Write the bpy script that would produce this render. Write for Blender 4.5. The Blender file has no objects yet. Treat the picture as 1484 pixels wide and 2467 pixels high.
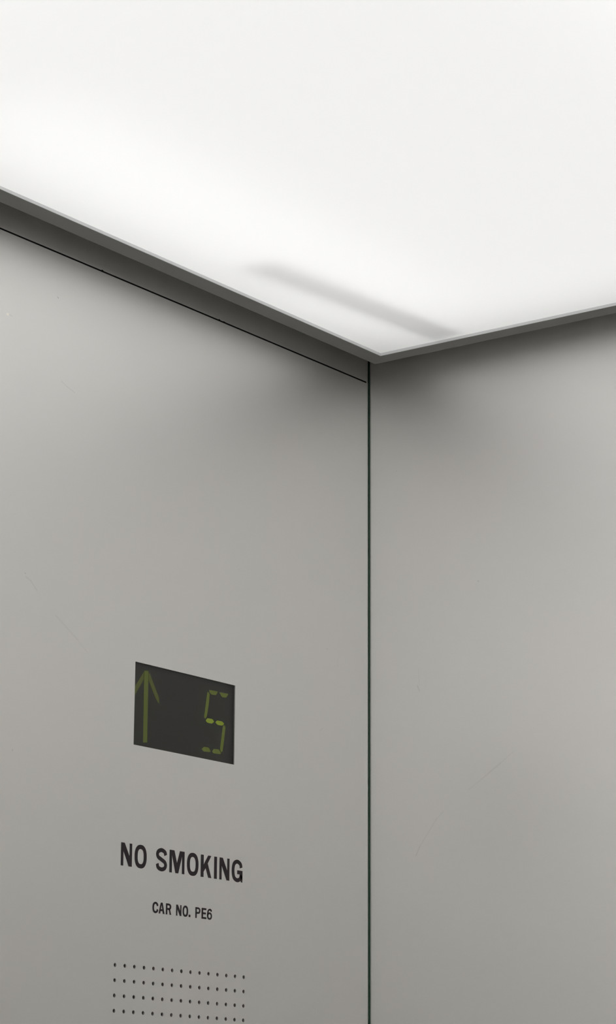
import bpy, bmesh, math
from mathutils import Matrix, Vector

scene = bpy.context.scene
COL = scene.collection

# ------------------------------------------------------------------ camera
EYE = 1.55                                   # eye height above the car floor
cam_data = bpy.data.cameras.new('camera')
cam = bpy.data.objects.new('camera', cam_data)
COL.objects.link(cam)
cam_data.sensor_fit = 'VERTICAL'
cam_data.sensor_height = 24.0
cam_data.lens = 6103.514 / 2467.0 * 24.0
cam_data.clip_start = 0.02
FW = Vector((0.78069564, 0.57441186, 0.24610025))
RT = Vector((0.59150958, -0.80627938, 0.00547535))
UP = Vector((-0.20157066, -0.14129608, 0.96922891))
cam.matrix_world = Matrix(((RT.x, UP.x, -FW.x, -2.09617424), (RT.y, UP.y, -FW.y, -1.46265948),
                           (RT.z, UP.z, -FW.z, EYE), (0, 0, 0, 1)))
scene.camera = cam

# ------------------------------------------------------------------ world, exposure
world = bpy.data.worlds.new('world')
scene.world = world
world.use_nodes = True
world.node_tree.nodes['Background'].inputs[0].default_value = (0, 0, 0, 1)
world.node_tree.nodes['Background'].inputs[1].default_value = 0.0
scene.view_settings.view_transform = 'Standard'
scene.view_settings.look = 'None'
scene.view_settings.exposure = 0.0
scene.view_settings.gamma = 1.0
scene.view_settings.use_curve_mapping = False

# ------------------------------------------------------------------ lamps above the diffuser, with a few added fill lamps
HZ = EYE + 0.7967                              # height of the light frame's underside
CAR_X, CAR_Y = -2.30, -1.75                  # car interior: x in [CAR_X, 0], y in [CAR_Y, 0]


def area(x, y, z, sx, sy, power, colour=(1, 1, 1)):
    d = bpy.data.lights.new('lamp', 'AREA')
    d.shape = 'RECTANGLE'
    d.size, d.size_y = sx, sy
    d.energy = power
    d.color = colour
    o = bpy.data.objects.new('lamp_light', d)
    COL.objects.link(o)
    o.location = (x, y, z)
    return o


LAMPS = [
    # x, y, above the frame, size x, size y, power
    (-1.15, -0.875, 0.070, 2.195, 1.658, 9.45),
    (-0.44, -0.135, 0.066, 0.62, 0.17, 0.062),
    (-0.52, -0.80, 0.066, 0.60, 0.34, 0.080),
    (-0.11, -0.40, 0.066, 0.10, 0.60, 0.014),  # fill added to lift the diffuser along the right edge
    (-1.45, -0.40, 0.066, 0.50, 0.60, 4.6),  # out-of-view fill, added to brighten the far part of the left wall
    (-0.36, -1.15, 0.066, 0.56, 0.44, 0.8),  # unseen fill, added to lighten the right wall away from the corner
]
for (x, y, h, sx, sy, pw) in LAMPS:
    area(x, y, HZ + h, sx, sy, pw, (1.0, 0.998, 1.0))


# ------------------------------------------------------------------ helpers
def tag(o, label=None, cat=None, group=None, kind=None):
    if label: o['label'] = label
    if cat: o['category'] = cat
    if group: o['group'] = group
    if kind: o['kind'] = kind
    return o


def mesh_obj(name, bm, mat, parent=None, smooth=False):
    bmesh.ops.remove_doubles(bm, verts=bm.verts, dist=1e-6)
    bmesh.ops.recalc_face_normals(bm, faces=bm.faces)
    me = bpy.data.meshes.new(name)
    bm.to_mesh(me)
    bm.free()
    if smooth:
        for f in me.polygons: f.use_smooth = True
    me.materials.append(mat)
    o = bpy.data.objects.new(name, me)
    COL.objects.link(o)
    if parent is not None:
        o.parent = parent
        o.location = -Vector(parent.location)
    return o


def empty(name, loc, label, cat, group=None):
    o = bpy.data.objects.new(name, None)
    COL.objects.link(o)
    o.location = loc
    return tag(o, label, cat, group)


def box(bm, x0, x1, y0, y1, z0, z1):
    v = [bm.verts.new((x, y, z)) for z in (z0, z1) for y in (y0, y1) for x in (x0, x1)]
    for q in ((0, 1, 3, 2), (4, 5, 7, 6), (0, 1, 5, 4), (2, 3, 7, 6), (0, 2, 6, 4), (1, 3, 7, 5)):
        bm.faces.new([v[i] for i in q])


def wall_y(bm, pts, y):
    bm.faces.new([bm.verts.new((x, y, z)) for x, z in pts])


# ------------------------------------------------------------------ materials
def mat(name, colour, rough=0.5, metal=0.0, spec=0.5, emit=None, estr=0.0):
    m = bpy.data.materials.new(name)
    m.use_nodes = True
    b = m.node_tree.nodes['Principled BSDF']
    b.inputs['Base Color'].default_value = (*colour, 1)
    b.inputs['Roughness'].default_value = rough
    b.inputs['Metallic'].default_value = metal
    b.inputs['Specular IOR Level'].default_value = spec
    if emit:
        b.inputs['Emission Color'].default_value = (*emit, 1)
        b.inputs['Emission Strength'].default_value = estr
    return m


METAL_COL = (0.833, 0.823, 0.803)
METAL_ROUGH = 0.455
METAL_MET = 0.88


def satin_metal(name, marks=(), plane='xz'):
    """Bead-blasted satin steel; marks = ((u0, v0), (u1, v1), half width, strength, darker or lighter)."""
    m = mat(name, METAL_COL, METAL_ROUGH, METAL_MET)
    nt = m.node_tree
    N, L = nt.nodes, nt.links
    b = N['Principled BSDF']
    geo = N.new('ShaderNodeNewGeometry')

    def math_(op, a, c=None, clamp=False):
        n = N.new('ShaderNodeMath')
        n.operation = op
        n.use_clamp = clamp
        for i, s in enumerate((a, c)):
            if s is None: continue
            if isinstance(s, (int, float)): n.inputs[i].default_value = s
            else: L.new(s, n.inputs[i])
        return n.outputs[0]

    def vmath(op, a, c):
        n = N.new('ShaderNodeVectorMath')
        n.operation = op
        for i, s in enumerate((a, c)):
            if isinstance(s, tuple): n.inputs[i].default_value = s
            else: L.new(s, n.inputs[i])
        return n
    # very fine grain in the roughness, faint broad unevenness in the finish
    nz = N.new('ShaderNodeTexNoise')
    nz.inputs['Scale'].default_value = 900.0
    nz.inputs['Detail'].default_value = 2.0
    L.new(geo.outputs['Position'], nz.inputs['Vector'])
    nb = N.new('ShaderNodeTexNoise')
    nb.inputs['Scale'].default_value = 6.0
    nb.inputs['Detail'].default_value = 3.0
    L.new(geo.outputs['Position'], nb.inputs['Vector'])
    rg = math_('ADD', math_('MULTIPLY', nz.outputs['Fac'], 0.02), METAL_ROUGH - 0.01)
    L.new(math_('ADD', rg, math_('MULTIPLY', nb.outputs['Fac'], 0.015)), b.inputs['Roughness'])
    tint = N.new('ShaderNodeMix')
    tint.data_type = 'RGBA'
    L.new(nb.outputs['Fac'], tint.inputs[0])
    tint.inputs[6].default_value = (METAL_COL[0] * 1.012, METAL_COL[1] * 0.99, METAL_COL[2] * 0.99, 1)
    tint.inputs[7].default_value = (METAL_COL[0] * 0.988, METAL_COL[1] * 1.008, METAL_COL[2] * 1.0, 1)
    col = tint.outputs[2]
    for (p0, p1, w, s, tone) in marks:
        if plane == 'xz':
            A, B = (p0[0], 0, p0[1] + EYE), (p1[0], 0, p1[1] + EYE)
            flat = vmath('MULTIPLY', geo.outputs['Position'], (1.0, 0.0, 1.0)).outputs[0]
        else:
            A, B = (0, p0[0], p0[1] + EYE), (0, p1[0], p1[1] + EYE)
            flat = vmath('MULTIPLY', geo.outputs['Position'], (0.0, 1.0, 1.0)).outputs[0]
        AB = tuple(q - r for q, r in zip(B, A))
        ll = sum(q * q for q in AB) or 1e-9
        ap = vmath('SUBTRACT', flat, A).outputs[0]
        t = math_('DIVIDE', vmath('DOT_PRODUCT', ap, AB).outputs['Value'], ll, True)
        sc = N.new('ShaderNodeVectorMath')
        sc.operation = 'SCALE'
        sc.inputs[0].default_value = AB
        L.new(t, sc.inputs[3])
        d = vmath('DISTANCE', ap, sc.outputs[0]).outputs['Value']
        f = math_('MULTIPLY', math_('SUBTRACT', 1.0, math_('DIVIDE', d, w), True), s if tone[0] > 0.5 else s * 0.65)
        mx = N.new('ShaderNodeMix')
        mx.data_type = 'RGBA'
        L.new(f, mx.inputs[0])
        L.new(col, mx.inputs[6])
        mx.inputs[7].default_value = (*tone, 1)
        col = mx.outputs[2]
    L.new(col, b.inputs['Base Color'])
    return m


DK, LT = (0.12, 0.11, 0.10), (1.0, 0.96, 0.86)
M_left = satin_metal('satin_steel_left', [
    ((-0.5546, 0.7128), (-0.5530, 0.7128), 0.0014, 1.0, LT),
    ((-0.5520, 0.7131), (-0.5480, 0.7125), 0.0006, 0.25, DK),
    ((-0.4897, 0.7466), (-0.4887, 0.7460), 0.0007, 0.7, DK),
    ((-0.4815, 0.6700), (-0.4735, 0.6665), 0.0004, 0.30, DK),
    ((-0.4735, 0.6665), (-0.4630, 0.6635), 0.0004, 0.35, DK),
    ((-0.5208, 0.4865), (-0.5196, 0.4862), 0.0007, 0.35, DK),
    ((-0.5195, 0.4834), (-0.5130, 0.4812), 0.0010, 0.14, DK),
    ((-0.5130, 0.4812), (-0.5047, 0.4740), 0.0010, 0.16, DK),
    ((-0.4790, 0.4560), (-0.4510, 0.4400), 0.0016, 0.09, DK),
    ((-0.4510, 0.4400), (-0.4360, 0.4300), 0.0012, 0.07, DK),
    ((-0.5287, 0.3313), (-0.5285, 0.3311), 0.0009, 0.4, DK),
    ((-0.0750, 0.4922), (-0.0743, 0.4922), 0.0007, 0.35, DK),
    ((-0.0560, 0.4850), (-0.0562, 0.4760), 0.0008, 0.10, DK),
    ((-0.0860, 0.4080), (-0.0800, 0.4115), 0.0008, 0.10, DK),
])
M_right = satin_metal('satin_steel_right', [
    ((-0.0598, 0.4765), (-0.0610, 0.4610), 0.0007, 0.12, DK),
    ((-0.0585, 0.4602), (-0.0610, 0.4545), 0.0010, 0.22, DK),
    ((-0.1322, 0.5586), (-0.1330, 0.5582), 0.0008, 0.35, DK),
    ((-0.1710, 0.3830), (-0.1560, 0.3730), 0.0008, 0.10, DK),
    ((-0.1560, 0.3730), (-0.1340, 0.3590), 0.0009, 0.17, DK),
    ((-0.1340, 0.3590), (-0.1190, 0.3500), 0.0008, 0.10, DK),
    ((-0.0887, 0.3305), (-0.0800, 0.3230), 0.0008, 0.12, DK),
    ((-0.0800, 0.3230), (-0.0600, 0.2970), 0.0009, 0.12, DK),
    ((-0.0600, 0.2970), (-0.0560, 0.2890), 0.0010, 0.20, DK),
    ((-0.0339, 0.6880), (-0.0341, 0.6878), 0.0007, 0.35, DK),
], 'yz')
M_plain = satin_metal('satin_steel')
M_frame = mat('grey_frame_paint', (0.37, 0.37, 0.355), 0.45)
M_lip = mat('white_lip', (0.94, 0.95, 0.96), 0.5)
M_housing = mat('white_enamel', (0.88, 0.88, 0.87), 0.6)
M_outer = mat('dark_housing', (0.10, 0.10, 0.095), 0.6)
M_transom = satin_metal('transom_steel')
M_black = mat('black_gap', (0.012, 0.010, 0.010), 0.7, spec=0.1)
M_gasket = mat('dark_green_gasket', (0.008, 0.045, 0.024), 0.4, spec=0.3)
M_floor = mat('floor_rubber', (0.36, 0.36, 0.349), 0.6)
M_ceil = mat('car_roof', (0.08, 0.08, 0.08), 0.7)
M_ink = mat('printed_ink', (0.026, 0.018, 0.022), 0.5, spec=0.3)
M_hole = mat('grille_cloth', (0.055, 0.042, 0.040), 0.8, spec=0.1)
M_lcd = mat('indicator_screen', (0.040, 0.037, 0.033), 0.5, spec=0.4)
M_seg_dim = mat('segment_dim', (0.040, 0.042, 0.025), 0.5, spec=0.3, emit=(0.075, 0.095, 0.006), estr=0.85)
M_seg_lit = mat('segment_bright', (0.040, 0.042, 0.025), 0.5, spec=0.3, emit=(0.175, 0.235, 0.002), estr=0.74)
M_arrow = mat('arrow_glow', (0.040, 0.042, 0.025), 0.5, spec=0.3, emit=(0.095, 0.125, 0.006), estr=0.52)
M_wing = mat('arrow_wing_glow', (0.040, 0.042, 0.025), 0.5, spec=0.3, emit=(0.060, 0.070, 0.006), estr=0.70)

# translucent opal acrylic
M_opal = bpy.data.materials.new('opal_acrylic')
M_opal.use_nodes = True
nt = M_opal.node_tree
nt.nodes.remove(nt.nodes['Principled BSDF'])
tr = nt.nodes.new('ShaderNodeBsdfTranslucent')
tr.inputs[0].default_value = (0.97, 0.97, 0.968, 1)
df = nt.nodes.new('ShaderNodeBsdfDiffuse')
df.inputs[0].default_value = (0.80, 0.80, 0.79, 1)
mx = nt.nodes.new('ShaderNodeMixShader')
mx.inputs[0].default_value = 0.25
nt.links.new(tr.outputs[0], mx.inputs[1])
nt.links.new(df.outputs[0], mx.inputs[2])
nt.links.new(mx.outputs[0], nt.nodes['Material Output'].inputs['Surface'])

# strip added above the diffuser to cast the grey band; see-through keeps it faint
M_strip = bpy.data.materials.new('shadow_strip_mix')
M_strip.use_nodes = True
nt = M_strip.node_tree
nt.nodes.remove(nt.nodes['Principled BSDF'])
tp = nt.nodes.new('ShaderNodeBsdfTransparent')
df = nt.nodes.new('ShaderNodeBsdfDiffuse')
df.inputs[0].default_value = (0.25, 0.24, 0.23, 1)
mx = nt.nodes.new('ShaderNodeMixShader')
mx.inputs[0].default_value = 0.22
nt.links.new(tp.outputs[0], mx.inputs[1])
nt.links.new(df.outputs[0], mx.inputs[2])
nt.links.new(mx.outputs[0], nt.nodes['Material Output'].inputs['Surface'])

# smoked glass of the floor indicator
M_glass = bpy.data.materials.new('smoked_glass')
M_glass.use_nodes = True
nt = M_glass.node_tree
nt.nodes.remove(nt.nodes['Principled BSDF'])
tp = nt.nodes.new('ShaderNodeBsdfTransparent')
tp.inputs[0].default_value = (0.92, 0.93, 0.90, 1)
gl = nt.nodes.new('ShaderNodeBsdfGlossy')
gl.inputs[0].default_value = (1, 1, 1, 1)
gl.inputs['Roughness'].default_value = 0.12
fr = nt.nodes.new('ShaderNodeFresnel')
fr.inputs[0].default_value = 1.40
mx = nt.nodes.new('ShaderNodeMixShader')
nt.links.new(fr.outputs[0], mx.inputs[0])
nt.links.new(tp.outputs[0], mx.inputs[1])
nt.links.new(gl.outputs[0], mx.inputs[2])
nt.links.new(mx.outputs[0], nt.nodes['Material Output'].inputs['Surface'])

# ------------------------------------------------------------------ the car's shell
SEAM = EYE + 0.78900                         # top edge of the left wall panel
GAP = 0.0014                                 # corner joint
RAD = 0.0050                                 # rounded edge of the left wall panel
TOPZ = HZ + 0.17
# indicator opening and grille opening, in wall coordinates
IX0, IX1, IZ0, IZ1 = -0.37055, -0.22335, EYE + 0.35670, EYE + 0.43248
PITCH = 0.0131335
GX, GZ = -0.38879, EYE + 0.16020             # first hole of the top row
GCOLS, GROWS = 15, 10
PX0, PX1 = GX - PITCH / 2, GX + PITCH * (GCOLS - 0.5)
PZ1, PZ0 = GZ + PITCH / 2, GZ - PITCH * (GROWS - 0.5)

bm = bmesh.new()
xs = [CAR_X, PX0, IX0, IX1, PX1, -(GAP + RAD)]
xs.sort()
zs = [0.0, PZ0, PZ1, IZ0, IZ1, SEAM]
for i in range(len(xs) - 1):
    for j in range(len(zs) - 1):
        xc, zc = (xs[i] + xs[i + 1]) / 2, (zs[j] + zs[j + 1]) / 2
        if IX0 < xc < IX1 and IZ0 < zc < IZ1: continue
        if PX0 < xc < PX1 and PZ0 < zc < PZ1: continue
        wall_y(bm, [(xs[i], zs[j]), (xs[i + 1], zs[j]), (xs[i + 1], zs[j + 1]), (xs[i], zs[j + 1])], 0.0)
for a, b, c, d in ((IX0, IX1, IZ0, IZ1),):
    for (p, q) in (((a, c), (b, c)), ((b, c), (b, d)), ((b, d), (a, d)), ((a, d), (a, c))):
        bm.faces.new([bm.verts.new(v) for v in ((p[0], 0, p[1]), (q[0], 0, q[1]), (q[0], 0.0012, q[1]), (p[0], 0.0012, p[1]))])
BEND = RAD / math.sin(math.radians(17))     # shallow bend towards the gasket
prof = [(-(GAP + RAD) + BEND * math.sin(t), BEND * (1 - math.cos(t))) for t in [math.radians(17) * k / 14 for k in range(15)]]
prof.append((-GAP, 0.02))
for (p, q) in zip(prof[:-1], prof[1:]):
    bm.faces.new([bm.verts.new(v) for v in ((p[0], p[1], 0), (q[0], q[1], 0), (q[0], q[1], SEAM), (p[0], p[1], SEAM))])
bm.faces.new([bm.verts.new((x, y, SEAM)) for x, y in [(CAR_X, 0.02), (CAR_X, 0.0)] + prof])
tag(mesh_obj('wall_left', bm, M_left), 'satin steel wall with the floor indicator and printed lettering', kind='structure')

bm = bmesh.new()
box(bm, 0.0, 0.02, CAR_Y - 0.02, 0.05, 0, TOPZ)
tag(mesh_obj('wall_right', bm, M_right), 'plain satin steel wall beside the corner joint', kind='structure')
bm = bmesh.new()
box(bm, CAR_X - 0.02, CAR_X, CAR_Y - 0.02, 0.05, 0, TOPZ)
tag(mesh_obj('wall_back', bm, M_plain), kind='structure')
bm = bmesh.new()
box(bm, CAR_X, 0.0, CAR_Y - 0.02, CAR_Y, 0, TOPZ)
tag(mesh_obj('wall_front', bm, M_plain), kind='structure')
bm = bmesh.new()
box(bm, CAR_X - 0.02, 0.02, CAR_Y - 0.02, 0.05, -0.02, 0)
tag(mesh_obj('floor', bm, M_floor), kind='structure')
bm = bmesh.new()
box(bm, CAR_X - 0.02, 0.02, CAR_Y - 0.02, 0.05, TOPZ, TOPZ + 0.02)
tag(mesh_obj('ceiling', bm, M_ceil), kind='structure')
REC = 0.0010
bm = bmesh.new()
box(bm, CAR_X, -0.0016, REC, REC + 0.01, SEAM - 0.02, TOPZ)
tag(mesh_obj('trim_1', bm, M_transom), kind='structure')      # recessed strip above the left panel
bm = bmesh.new()
box(bm, CAR_X, -0.0065, -0.0003, 0.001, SEAM - 0.0012, SEAM + 0.0002)
for (nx, w, h) in ((-0.4300, 0.0050, 0.0010), (-0.2560, 0.0045, 0.0010), (-0.2480, 0.0070, 0.0006)):
    a, b = bm.verts.new((nx - w / 2, -0.0003, SEAM)), bm.verts.new((nx + w / 2, -0.0003, SEAM))
    c = bm.verts.new((nx - w * .1, -0.0003, SEAM + h))
    bm.faces.new((a, b, c))
tag(mesh_obj('trim_2', bm, M_black), kind='structure')        # dark line where the panel ends
bm = bmesh.new()
box(bm, -GAP, 0.0, -0.0004, 0.0142, 0, TOPZ)
tag(mesh_obj('trim_3', bm, M_gasket), kind='structure')       # green gasket in the corner joint

# ------------------------------------------------------------------ luminous ceiling panel
OUT, INN = (0.0317, 0.0291), (0.0508, 0.0491)      # insets from the walls, in x and in y
LIPH = 0.0030
cl = empty('ceiling_light', (CAR_X / 2, CAR_Y / 2, HZ),
           'white luminous ceiling panel with thin grey frame, above the corner of the steel walls', 'light')


def grow(d, e): return (d[0] + e, d[1] + e)


def ring(bm, o, i, z0, z1, bottom=True):
    """rectangular ring between insets o and i"""
    def rect(d, z): return [(CAR_X + d[0], CAR_Y + d[1], z), (-d[0], CAR_Y + d[1], z), (-d[0], -d[1], z), (CAR_X + d[0], -d[1], z)]
    O0, I0, O1, I1 = rect(o, z0), rect(i, z0), rect(o, z1), rect(i, z1)
    for k in range(4):
        n = (k + 1) % 4
        for q in ((O0[k], O0[n], I0[n], I0[k]), (O1[k], O1[n], I1[n], I1[k]),
                  (O0[k], O0[n], O1[n], O1[k]), (I0[k], I0[n], I1[n], I1[k])):
            bm.faces.new([bm.verts.new(v) for v in q])


bm = bmesh.new()
ring(bm, OUT, INN, HZ, HZ + LIPH)
fr_o = mesh_obj('frame', bm, M_frame, cl)
tag(fr_o, 'grey metal frame')
bm = bmesh.new()
ring(bm, grow(INN, -0.0001), grow(INN, 0.0006), HZ + 0.0001, HZ + LIPH)
mesh_obj('inner_lip', bm, M_lip, cl)
bm = bmesh.new()
ox, oy = grow(OUT, 0.004)
v = [(CAR_X + ox, CAR_Y + oy), (-ox, CAR_Y + oy), (-ox, -oy), (CAR_X + ox, -oy)]
bm.faces.new([bm.verts.new((x, y, HZ + LIPH + 0.0003)) for x, y in v])
mesh_obj('diffuser', bm, M_opal, cl)
bm = bmesh.new()
H0, H1 = HZ + LIPH + 0.0008, HZ + 0.075
ring(bm, grow(OUT, 0.002), grow(OUT, 0.006), H0, H1)
ox, oy = grow(OUT, 0.002)
box(bm, CAR_X + ox, -ox, CAR_Y + oy, -oy, H1, H1 + 0.004)
ho = mesh_obj('housing', bm, M_housing, cl)
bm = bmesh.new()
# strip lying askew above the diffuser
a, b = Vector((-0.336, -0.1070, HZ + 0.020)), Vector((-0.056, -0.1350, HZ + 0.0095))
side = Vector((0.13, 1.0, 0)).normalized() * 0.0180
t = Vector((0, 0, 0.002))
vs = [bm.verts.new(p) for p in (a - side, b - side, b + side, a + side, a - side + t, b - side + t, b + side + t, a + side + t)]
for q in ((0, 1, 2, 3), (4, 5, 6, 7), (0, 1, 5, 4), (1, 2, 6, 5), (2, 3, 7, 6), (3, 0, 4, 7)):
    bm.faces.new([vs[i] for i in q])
tag(mesh_obj('shadow_strip', bm, M_strip, cl), 'strip seen as a grey shadow through the panel')

# ------------------------------------------------------------------ floor indicator
fi = empty('floor_indicator', ((IX0 + IX1) / 2, 0.0, IZ0),
           'dark rectangular floor display in the steel wall, showing a green up arrow and a 5', 'display')
bm = bmesh.new()
DEP = 0.004
wall_y(bm, [(IX0 - .006, IZ0 - .003), (IX1 + .006, IZ0 - .003), (IX1 + .006, IZ1 + .003), (IX0 - .006, IZ1 + .003)], DEP + 0.0002)
mesh_obj('screen', bm, M_lcd, fi)
bm = bmesh.new()
for (x0, x1, z0, z1) in ((IX0 - .006, IX1 + .006, IZ0 - .004, IZ0 - .003), (IX0 - .006, IX1 + .006, IZ1 + .003, IZ1 + .004),
                         (IX0 - .007, IX0 - .006, IZ0 - .004, IZ1 + .004), (IX1 + .006, IX1 + .007, IZ0 - .004, IZ1 + .004)):
    box(bm, x0, x1, 0.0013, DEP + .002, z0, z1)
mesh_obj('bezel', bm, M_black, fi)
bm = bmesh.new()
wall_y(bm, [(IX0, IZ0), (IX1, IZ0), (IX1, IZ1), (IX0, IZ1)], 0.0009)
mesh_obj('glass_cover', bm, M_glass, fi)


def poly_y(bm, pts, y0, y1):
    """filled outline (x, z) extruded from y0 to y1"""
    bm2 = bm
    fs = [bm2.verts.new((x, y0, z)) for x, z in pts]
    f = bm2.faces.new(fs)
    f.normal_update()
    bk = [bm2.verts.new((x, y1, z)) for x, z in pts]
    n = len(pts)
    for i in range(n):
        bm2.faces.new((fs[i], fs[(i + 1) % n], bk[(i + 1) % n], bk[i]))
    bmesh.ops.triangulate(bm2, faces=[f])


def round_poly(pts, r, n=3):
    """corner-rounded polygon"""
    out = []
    k = len(pts)
    for i in range(k):
        p, a, b = Vector(pts[i]), Vector(pts[i - 1]), Vector(pts[(i + 1) % k])
        ra = min(r, (a - p).length * .45)
        rb = min(r, (b - p).length * .45)
        s, e = p + (a - p).normalized() * ra, p + (b - p).normalized() * rb
        for j in range(n + 1):
            t_ = j / n
            out.append(tuple((1 - t_) ** 2 * s + 2 * t_ * (1 - t_) * p + t_ ** 2 * e))
    return out


def glyph_seg(name, parent, pts, m, r=0.0007):
    bm = bmesh.new()
    poly_y(bm, round_poly([(x, z + EYE) for x, z in pts], r), DEP - 0.0002, DEP + 0.0001)
    return mesh_obj(name, bm, m, parent)


arrow = glyph_seg('arrow', fi, [(-0.35317, 0.42702), (-0.34747, 0.4279), (-0.34709, 0.3619), (-0.35252, 0.36119)], M_arrow)
tag(arrow, 'green up arrow')
for pts in ([(-0.34742, 0.4262), (-0.34511, 0.42515), (-0.33125, 0.4049), (-0.33157, 0.39964), (-0.33603, 0.40381), (-0.34658, 0.41894)],
            [(-0.35396, 0.42558), (-0.35374, 0.41902), (-0.37156, 0.3948), (-0.37521, 0.40007), (-0.37250, 0.40213)]):
    bm = bmesh.new()
    poly_y(bm, round_poly([(x, z + EYE) for x, z in pts], 0.0007), DEP - 0.0002, DEP + 0.0001)
    o = mesh_obj('arrow_barb', bm, M_wing, None)
    o.parent = arrow
digit = glyph_seg('digit', fi, [(-0.26056, 0.42137), (-0.25723, 0.4201), (-0.2586, 0.40873), (-0.26123, 0.39722), (-0.26346, 0.39556), (-0.265, 0.39669)], M_seg_dim)
tag(digit, 'green digit 5')
SEGS = [
    ([(-0.25782, 0.42361), (-0.24484, 0.42386), (-0.24756, 0.42009), (-0.25392, 0.41955), (-0.25713, 0.42132)], M_seg_dim),
    ([(-0.24252, 0.42348), (-0.22877, 0.42406), (-0.23216, 0.41977), (-0.23859, 0.41956)], M_seg_dim),
    ([(-0.26241, 0.39388), (-0.25994, 0.39636), (-0.25273, 0.39657), (-0.24989, 0.39442), (-0.25326, 0.3922), (-0.26022, 0.39219)], M_seg_lit),
    ([(-0.24785, 0.39414), (-0.2451, 0.39628), (-0.23807, 0.39629), (-0.2347, 0.39468), (-0.23734, 0.3924), (-0.24436, 0.39223)], M_seg_lit),
    ([(-0.23506, 0.39351), (-0.23245, 0.39202), (-0.23642, 0.36835), (-0.23843, 0.36689), (-0.24027, 0.36944), (-0.23667, 0.39105)], M_seg_dim),
    ([(-0.26799, 0.36609), (-0.26468, 0.36881), (-0.25776, 0.36899), (-0.2544, 0.36563), (-0.25577, 0.3649), (-0.26456, 0.36432)], M_seg_dim),
    ([(-0.25226, 0.36591), (-0.24992, 0.36859), (-0.24282, 0.36927), (-0.23893, 0.36643), (-0.23992, 0.36495), (-0.25007, 0.36445)], M_seg_dim),
]
for pts, m in SEGS:
    bm = bmesh.new()
    poly_y(bm, round_poly([(x, z + EYE) for x, z in pts], 0.0007), DEP - 0.0002, DEP + 0.0001)
    o = mesh_obj('digit_segment', bm, m, None)
    o.parent = digit
    if m is M_seg_lit: tag(o, 'brighter green middle segment')

# ------------------------------------------------------------------ speaker grille
sg = empty('speaker_grille', ((PX0 + PX1) / 2, 0.0, PZ0),
           'speaker grille of small round drilled holes in rows, below the CAR NO. PE6 lettering', 'grille')
bm = bmesh.new()
HR = 0.00175
NS = 16
for r in range(GROWS):
    for c in range(GCOLS):
        cx, cz = GX + c * PITCH, GZ - r * PITCH
        h = PITCH / 2
        ang = [2 * math.pi * (k + .0) / NS + math.pi / 4 for k in range(NS)]
        inner, outer, deep = [], [], []
        for a_ in ang:
            ca, sa = math.cos(a_), math.sin(a_)
            s = h / max(abs(ca), abs(sa))
            inner.append(bm.verts.new((cx + HR * ca, 0.0, cz + HR * sa)))
            outer.append(bm.verts.new((cx + s * ca, 0.0, cz + s * sa)))
            deep.append(bm.verts.new((cx + HR * ca, 0.0016, cz + HR * sa)))
        for k in range(NS):
            n = (k + 1) % NS
            bm.faces.new((inner[k], inner[n], outer[n], outer[k]))
            bm.faces.new((inner[k], inner[n], deep[n], deep[k]))
mesh_obj('perforated_plate', bm, M_left, sg)
bm = bmesh.new()
wall_y(bm, [(PX0, PZ0), (PX1, PZ0), (PX1, PZ1), (PX0, PZ1)], 0.0017)
tag(mesh_obj('speaker_cloth', bm, M_hole, sg), 'dark cloth behind the holes')


# ------------------------------------------------------------------ lettering
def catmull(pts, n=10):
    out = []
    P = [Vector(p) for p in pts]
    P = [P[0] * 2 - P[1]] + P + [P[-1] * 2 - P[-2]]
    for i in range(1, len(P) - 2):
        for j in range(n):
            t_ = j / n
            a, b, c, d = P[i - 1], P[i], P[i + 1], P[i + 2]
            out.append(0.5 * ((2 * b) + (c - a) * t_ + (2 * a - 5 * b + 4 * c - d) * t_ ** 2 + (3 * b - a - 3 * c + d) * t_ ** 3))
    out.append(P[-2])
    return out


def superell(w, h, n, N=48):
    out = []
    for k in range(N):
        a_ = 2 * math.pi * k / N
        c, s = math.cos(a_), math.sin(a_)
        out.append((w * math.copysign(abs(c) ** (2 / n), c), h * math.copysign(abs(s) ** (2 / n), s)))
    return out


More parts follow.
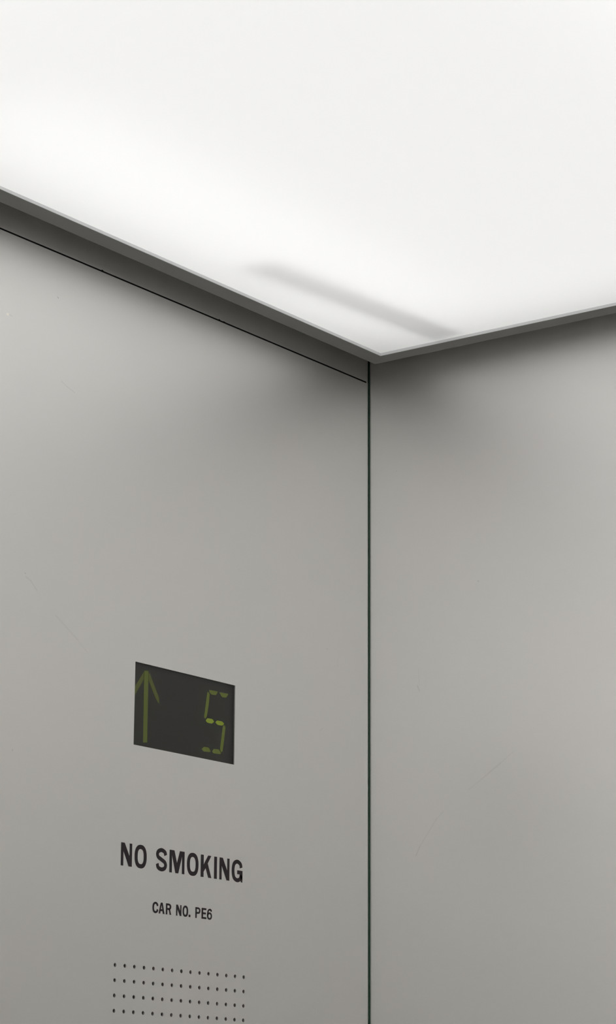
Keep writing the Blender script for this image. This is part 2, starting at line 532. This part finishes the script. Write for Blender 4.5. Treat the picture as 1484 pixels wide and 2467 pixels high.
class Glyph:
    """a letter in a box w wide and h tall, standing on the wall's surface"""
    T = 0.00025

    def __init__(self, x0, x1, z0, h):
        self.x0, self.w, self.z0, self.h = x0, x1 - x0, z0, h
        self.bm = bmesh.new()
        self.y = -self.T

    def P(self, p): return (self.x0 + p[0] * self.w, self.z0 + p[1] * self.h)

    def poly(self, pts):
        poly_y(self.bm, [self.P(p) for p in pts], self.y, 0.0)

    def strip(self, L, R, closed=False):
        b = self.bm
        y = self.y
        l = [b.verts.new((p[0], y, p[1])) for p in L]
        r = [b.verts.new((p[0], y, p[1])) for p in R]
        lb = [b.verts.new((p[0], 0, p[1])) for p in L]
        rb = [b.verts.new((p[0], 0, p[1])) for p in R]
        n = len(L)
        for i in range(n if closed else n - 1):
            j = (i + 1) % n
            b.faces.new((l[i], l[j], r[j], r[i]))
            b.faces.new((l[i], l[j], lb[j], lb[i]))
            b.faces.new((r[i], r[j], rb[j], rb[i]))
        if not closed:
            b.faces.new((l[0], r[0], rb[0], lb[0]))
            b.faces.new((l[-1], r[-1], rb[-1], lb[-1]))

    def ringo(self, cx, cy, w, h, tx, ty, n=2.35, n2=2.6):
        """closed bowl, outer half sizes w, h and stroke tx (sides), ty (top) in box units"""
        O = [self.P((cx + a, cy + b)) for a, b in superell(w, h, n)]
        I = [self.P((cx + a, cy + b)) for a, b in superell(w - tx, h - ty, n2)]
        self.strip(O, I, True)

    def stroke(self, pts, t0, t1=None):
        """t0 = stroke width where it runs vertically (box widths), t1 where horizontally (box heights)"""
        c = [Vector(self.P(p)) for p in catmull(pts)]
        tx, ty = t0 * self.w, (t1 * self.h if t1 else t0 * self.w)
        L, R = [], []
        for i, p in enumerate(c):
            d = (c[min(i + 1, len(c) - 1)] - c[max(i - 1, 0)]).normalized()
            nrm = Vector((-d.y, d.x))
            t_ = math.sqrt((nrm.x * tx) ** 2 + (nrm.y * ty) ** 2) / 2
            L.append(tuple(p + nrm * t_))
            R.append(tuple(p - nrm * t_))
        self.strip(L, R)

    def done(self, name, parent): return mesh_obj(name, self.bm, M_ink, parent)


def draw(ch, x0, x1, z0, h, parent):
    g = Glyph(x0, x1, z0, h)
    if ch == 'N':
        g.poly([(0, 0), (0, 1), (.31, 1), (.79, .42), (.79, 1), (1, 1), (1, 0), (.73, 0), (.21, .66), (.21, 0)])
    elif ch == 'O':
        g.ringo(.5, .5, .5, .515, .235, .185)
    elif ch == 'I':
        g.poly([(0, 0), (0, 1), (1, 1), (1, 0)])
    elif ch == 'M':
        g.poly([(0, 0), (0, 1), (.31, 1), (.5, .43), (.69, 1), (1, 1), (1, 0), (.845, 0), (.845, .82), (.59, 0), (.41, 0), (.155, .82), (.155, 0)])
    elif ch == 'K':
        g.poly([(0, 0), (0, 1), (.255, 1), (.255, .55), (.69, 1), (.97, 1), (.64, .64), (1, 0), (.72, 0), (.46, .43), (.255, .24), (.255, 0)])
    elif ch == 'S':
        g.stroke([(.875, .715), (.80, .85), (.50, .925), (.22, .86), (.125, .73), (.21, .60), (.5, .505), (.80, .40), (.88, .26), (.77, .13), (.50, .075), (.21, .14), (.115, .305)], .235, .175)
    elif ch == 'G':
        g.stroke([(.875, .66), (.80, .83), (.50, .925), (.21, .81), (.118, .50), (.21, .19), (.50, .075), (.78, .15), (.88, .32)], .235, .18)
        g.poly([(.52, .355), (.52, .53), (1, .53), (1, 0), (.87, 0), (.84, .11), (.76, .355)])
    elif ch == 'C':
        g.stroke([(.90, .655), (.80, .83), (.52, .925), (.22, .81), (.125, .50), (.22, .19), (.52, .075), (.80, .17), (.90, .345)], .25, .18)
    elif ch == 'A':
        g.poly([(0, 0), (.35, 1), (.65, 1), (1, 0), (.76, 0), (.69, .24), (.655, .40), (.5, .83), (.345, .40), (.31, .24), (.24, 0)])
        g.poly([(.30, .23), (.34, .41), (.66, .41), (.70, .23)])
    elif ch in 'PR':
        lo = .40 if ch == 'P' else .43
        g.poly([(0, 0), (0, 1), (.25, 1), (.25, 0)])
        md = (1 + lo) / 2
        tt = .165
        g.stroke([(.20, 1 - tt / 2), (.52, 1 - tt / 2), (.76, .955 - tt / 2), (.875, md + .02), (.77, lo + .045 + tt / 2), (.54, lo + tt / 2), (.20, lo + tt / 2)], .25, tt)
        if ch == 'R':
            g.poly([(.44, .46), (.68, .50), (.80, .42), (1, 0), (.74, 0), (.58, .40)])
    elif ch == 'E':
        g.poly([(0, 0), (0, 1), (.97, 1), (.97, .83), (.28, .83), (.28, .60), (.88, .60), (.88, .43), (.28, .43), (.28, .17), (1, .17), (1, 0)])
    elif ch == '6':
        g.ringo(.5, .325, .5, .34, .235, .155, 2.2, 2.2)
        g.stroke([(.885, .76), (.78, .87), (.54, .925), (.24, .82), (.13, .55), (.12, .32)], .235, .165)
    elif ch == '.':
        g.poly([(0, 0), (0, 1), (1, 1), (1, 0)])
    return g.done('full_stop' if ch == '.' else 'letter', parent)


ns = empty('printed_sign', (-0.2967, 0.0, EYE + 0.24736),
           'NO SMOKING in dark condensed capitals printed on the steel wall under the display', 'sign')
for ch, (a, b) in zip('NOSMOKING', [(-0.38434, -0.36951), (-0.36557, -0.34915), (-0.33588, -0.32043), (-0.3167, -0.29541), (-0.29143, -0.27502),
                                    (-0.27136, -0.25583), (-0.25162, -0.24766), (-0.24362, -0.22887), (-0.22509, -0.20901)]):
    draw(ch, a, b, EYE + 0.24736, 0.02033, ns)
cs = empty('printed_sign', (-0.2967, 0.0, EYE + 0.2093),
           'CAR NO. PE6 in small dark capitals printed between NO SMOKING and the grille', 'sign')
for ch, (a, b) in zip('CARNO.PE6', [(-0.33941, -0.33155), (-0.33068, -0.32263), (-0.32048, -0.31319), (-0.30593, -0.29864), (-0.29659, -0.28897),
                                    (-0.2878, -0.28553), (-0.27814, -0.27105), (-0.2691, -0.26225), (-0.26099, -0.25404)]):
    draw(ch, a, b, EYE + 0.20935, 0.0022 if ch == '.' else 0.0098, cs)
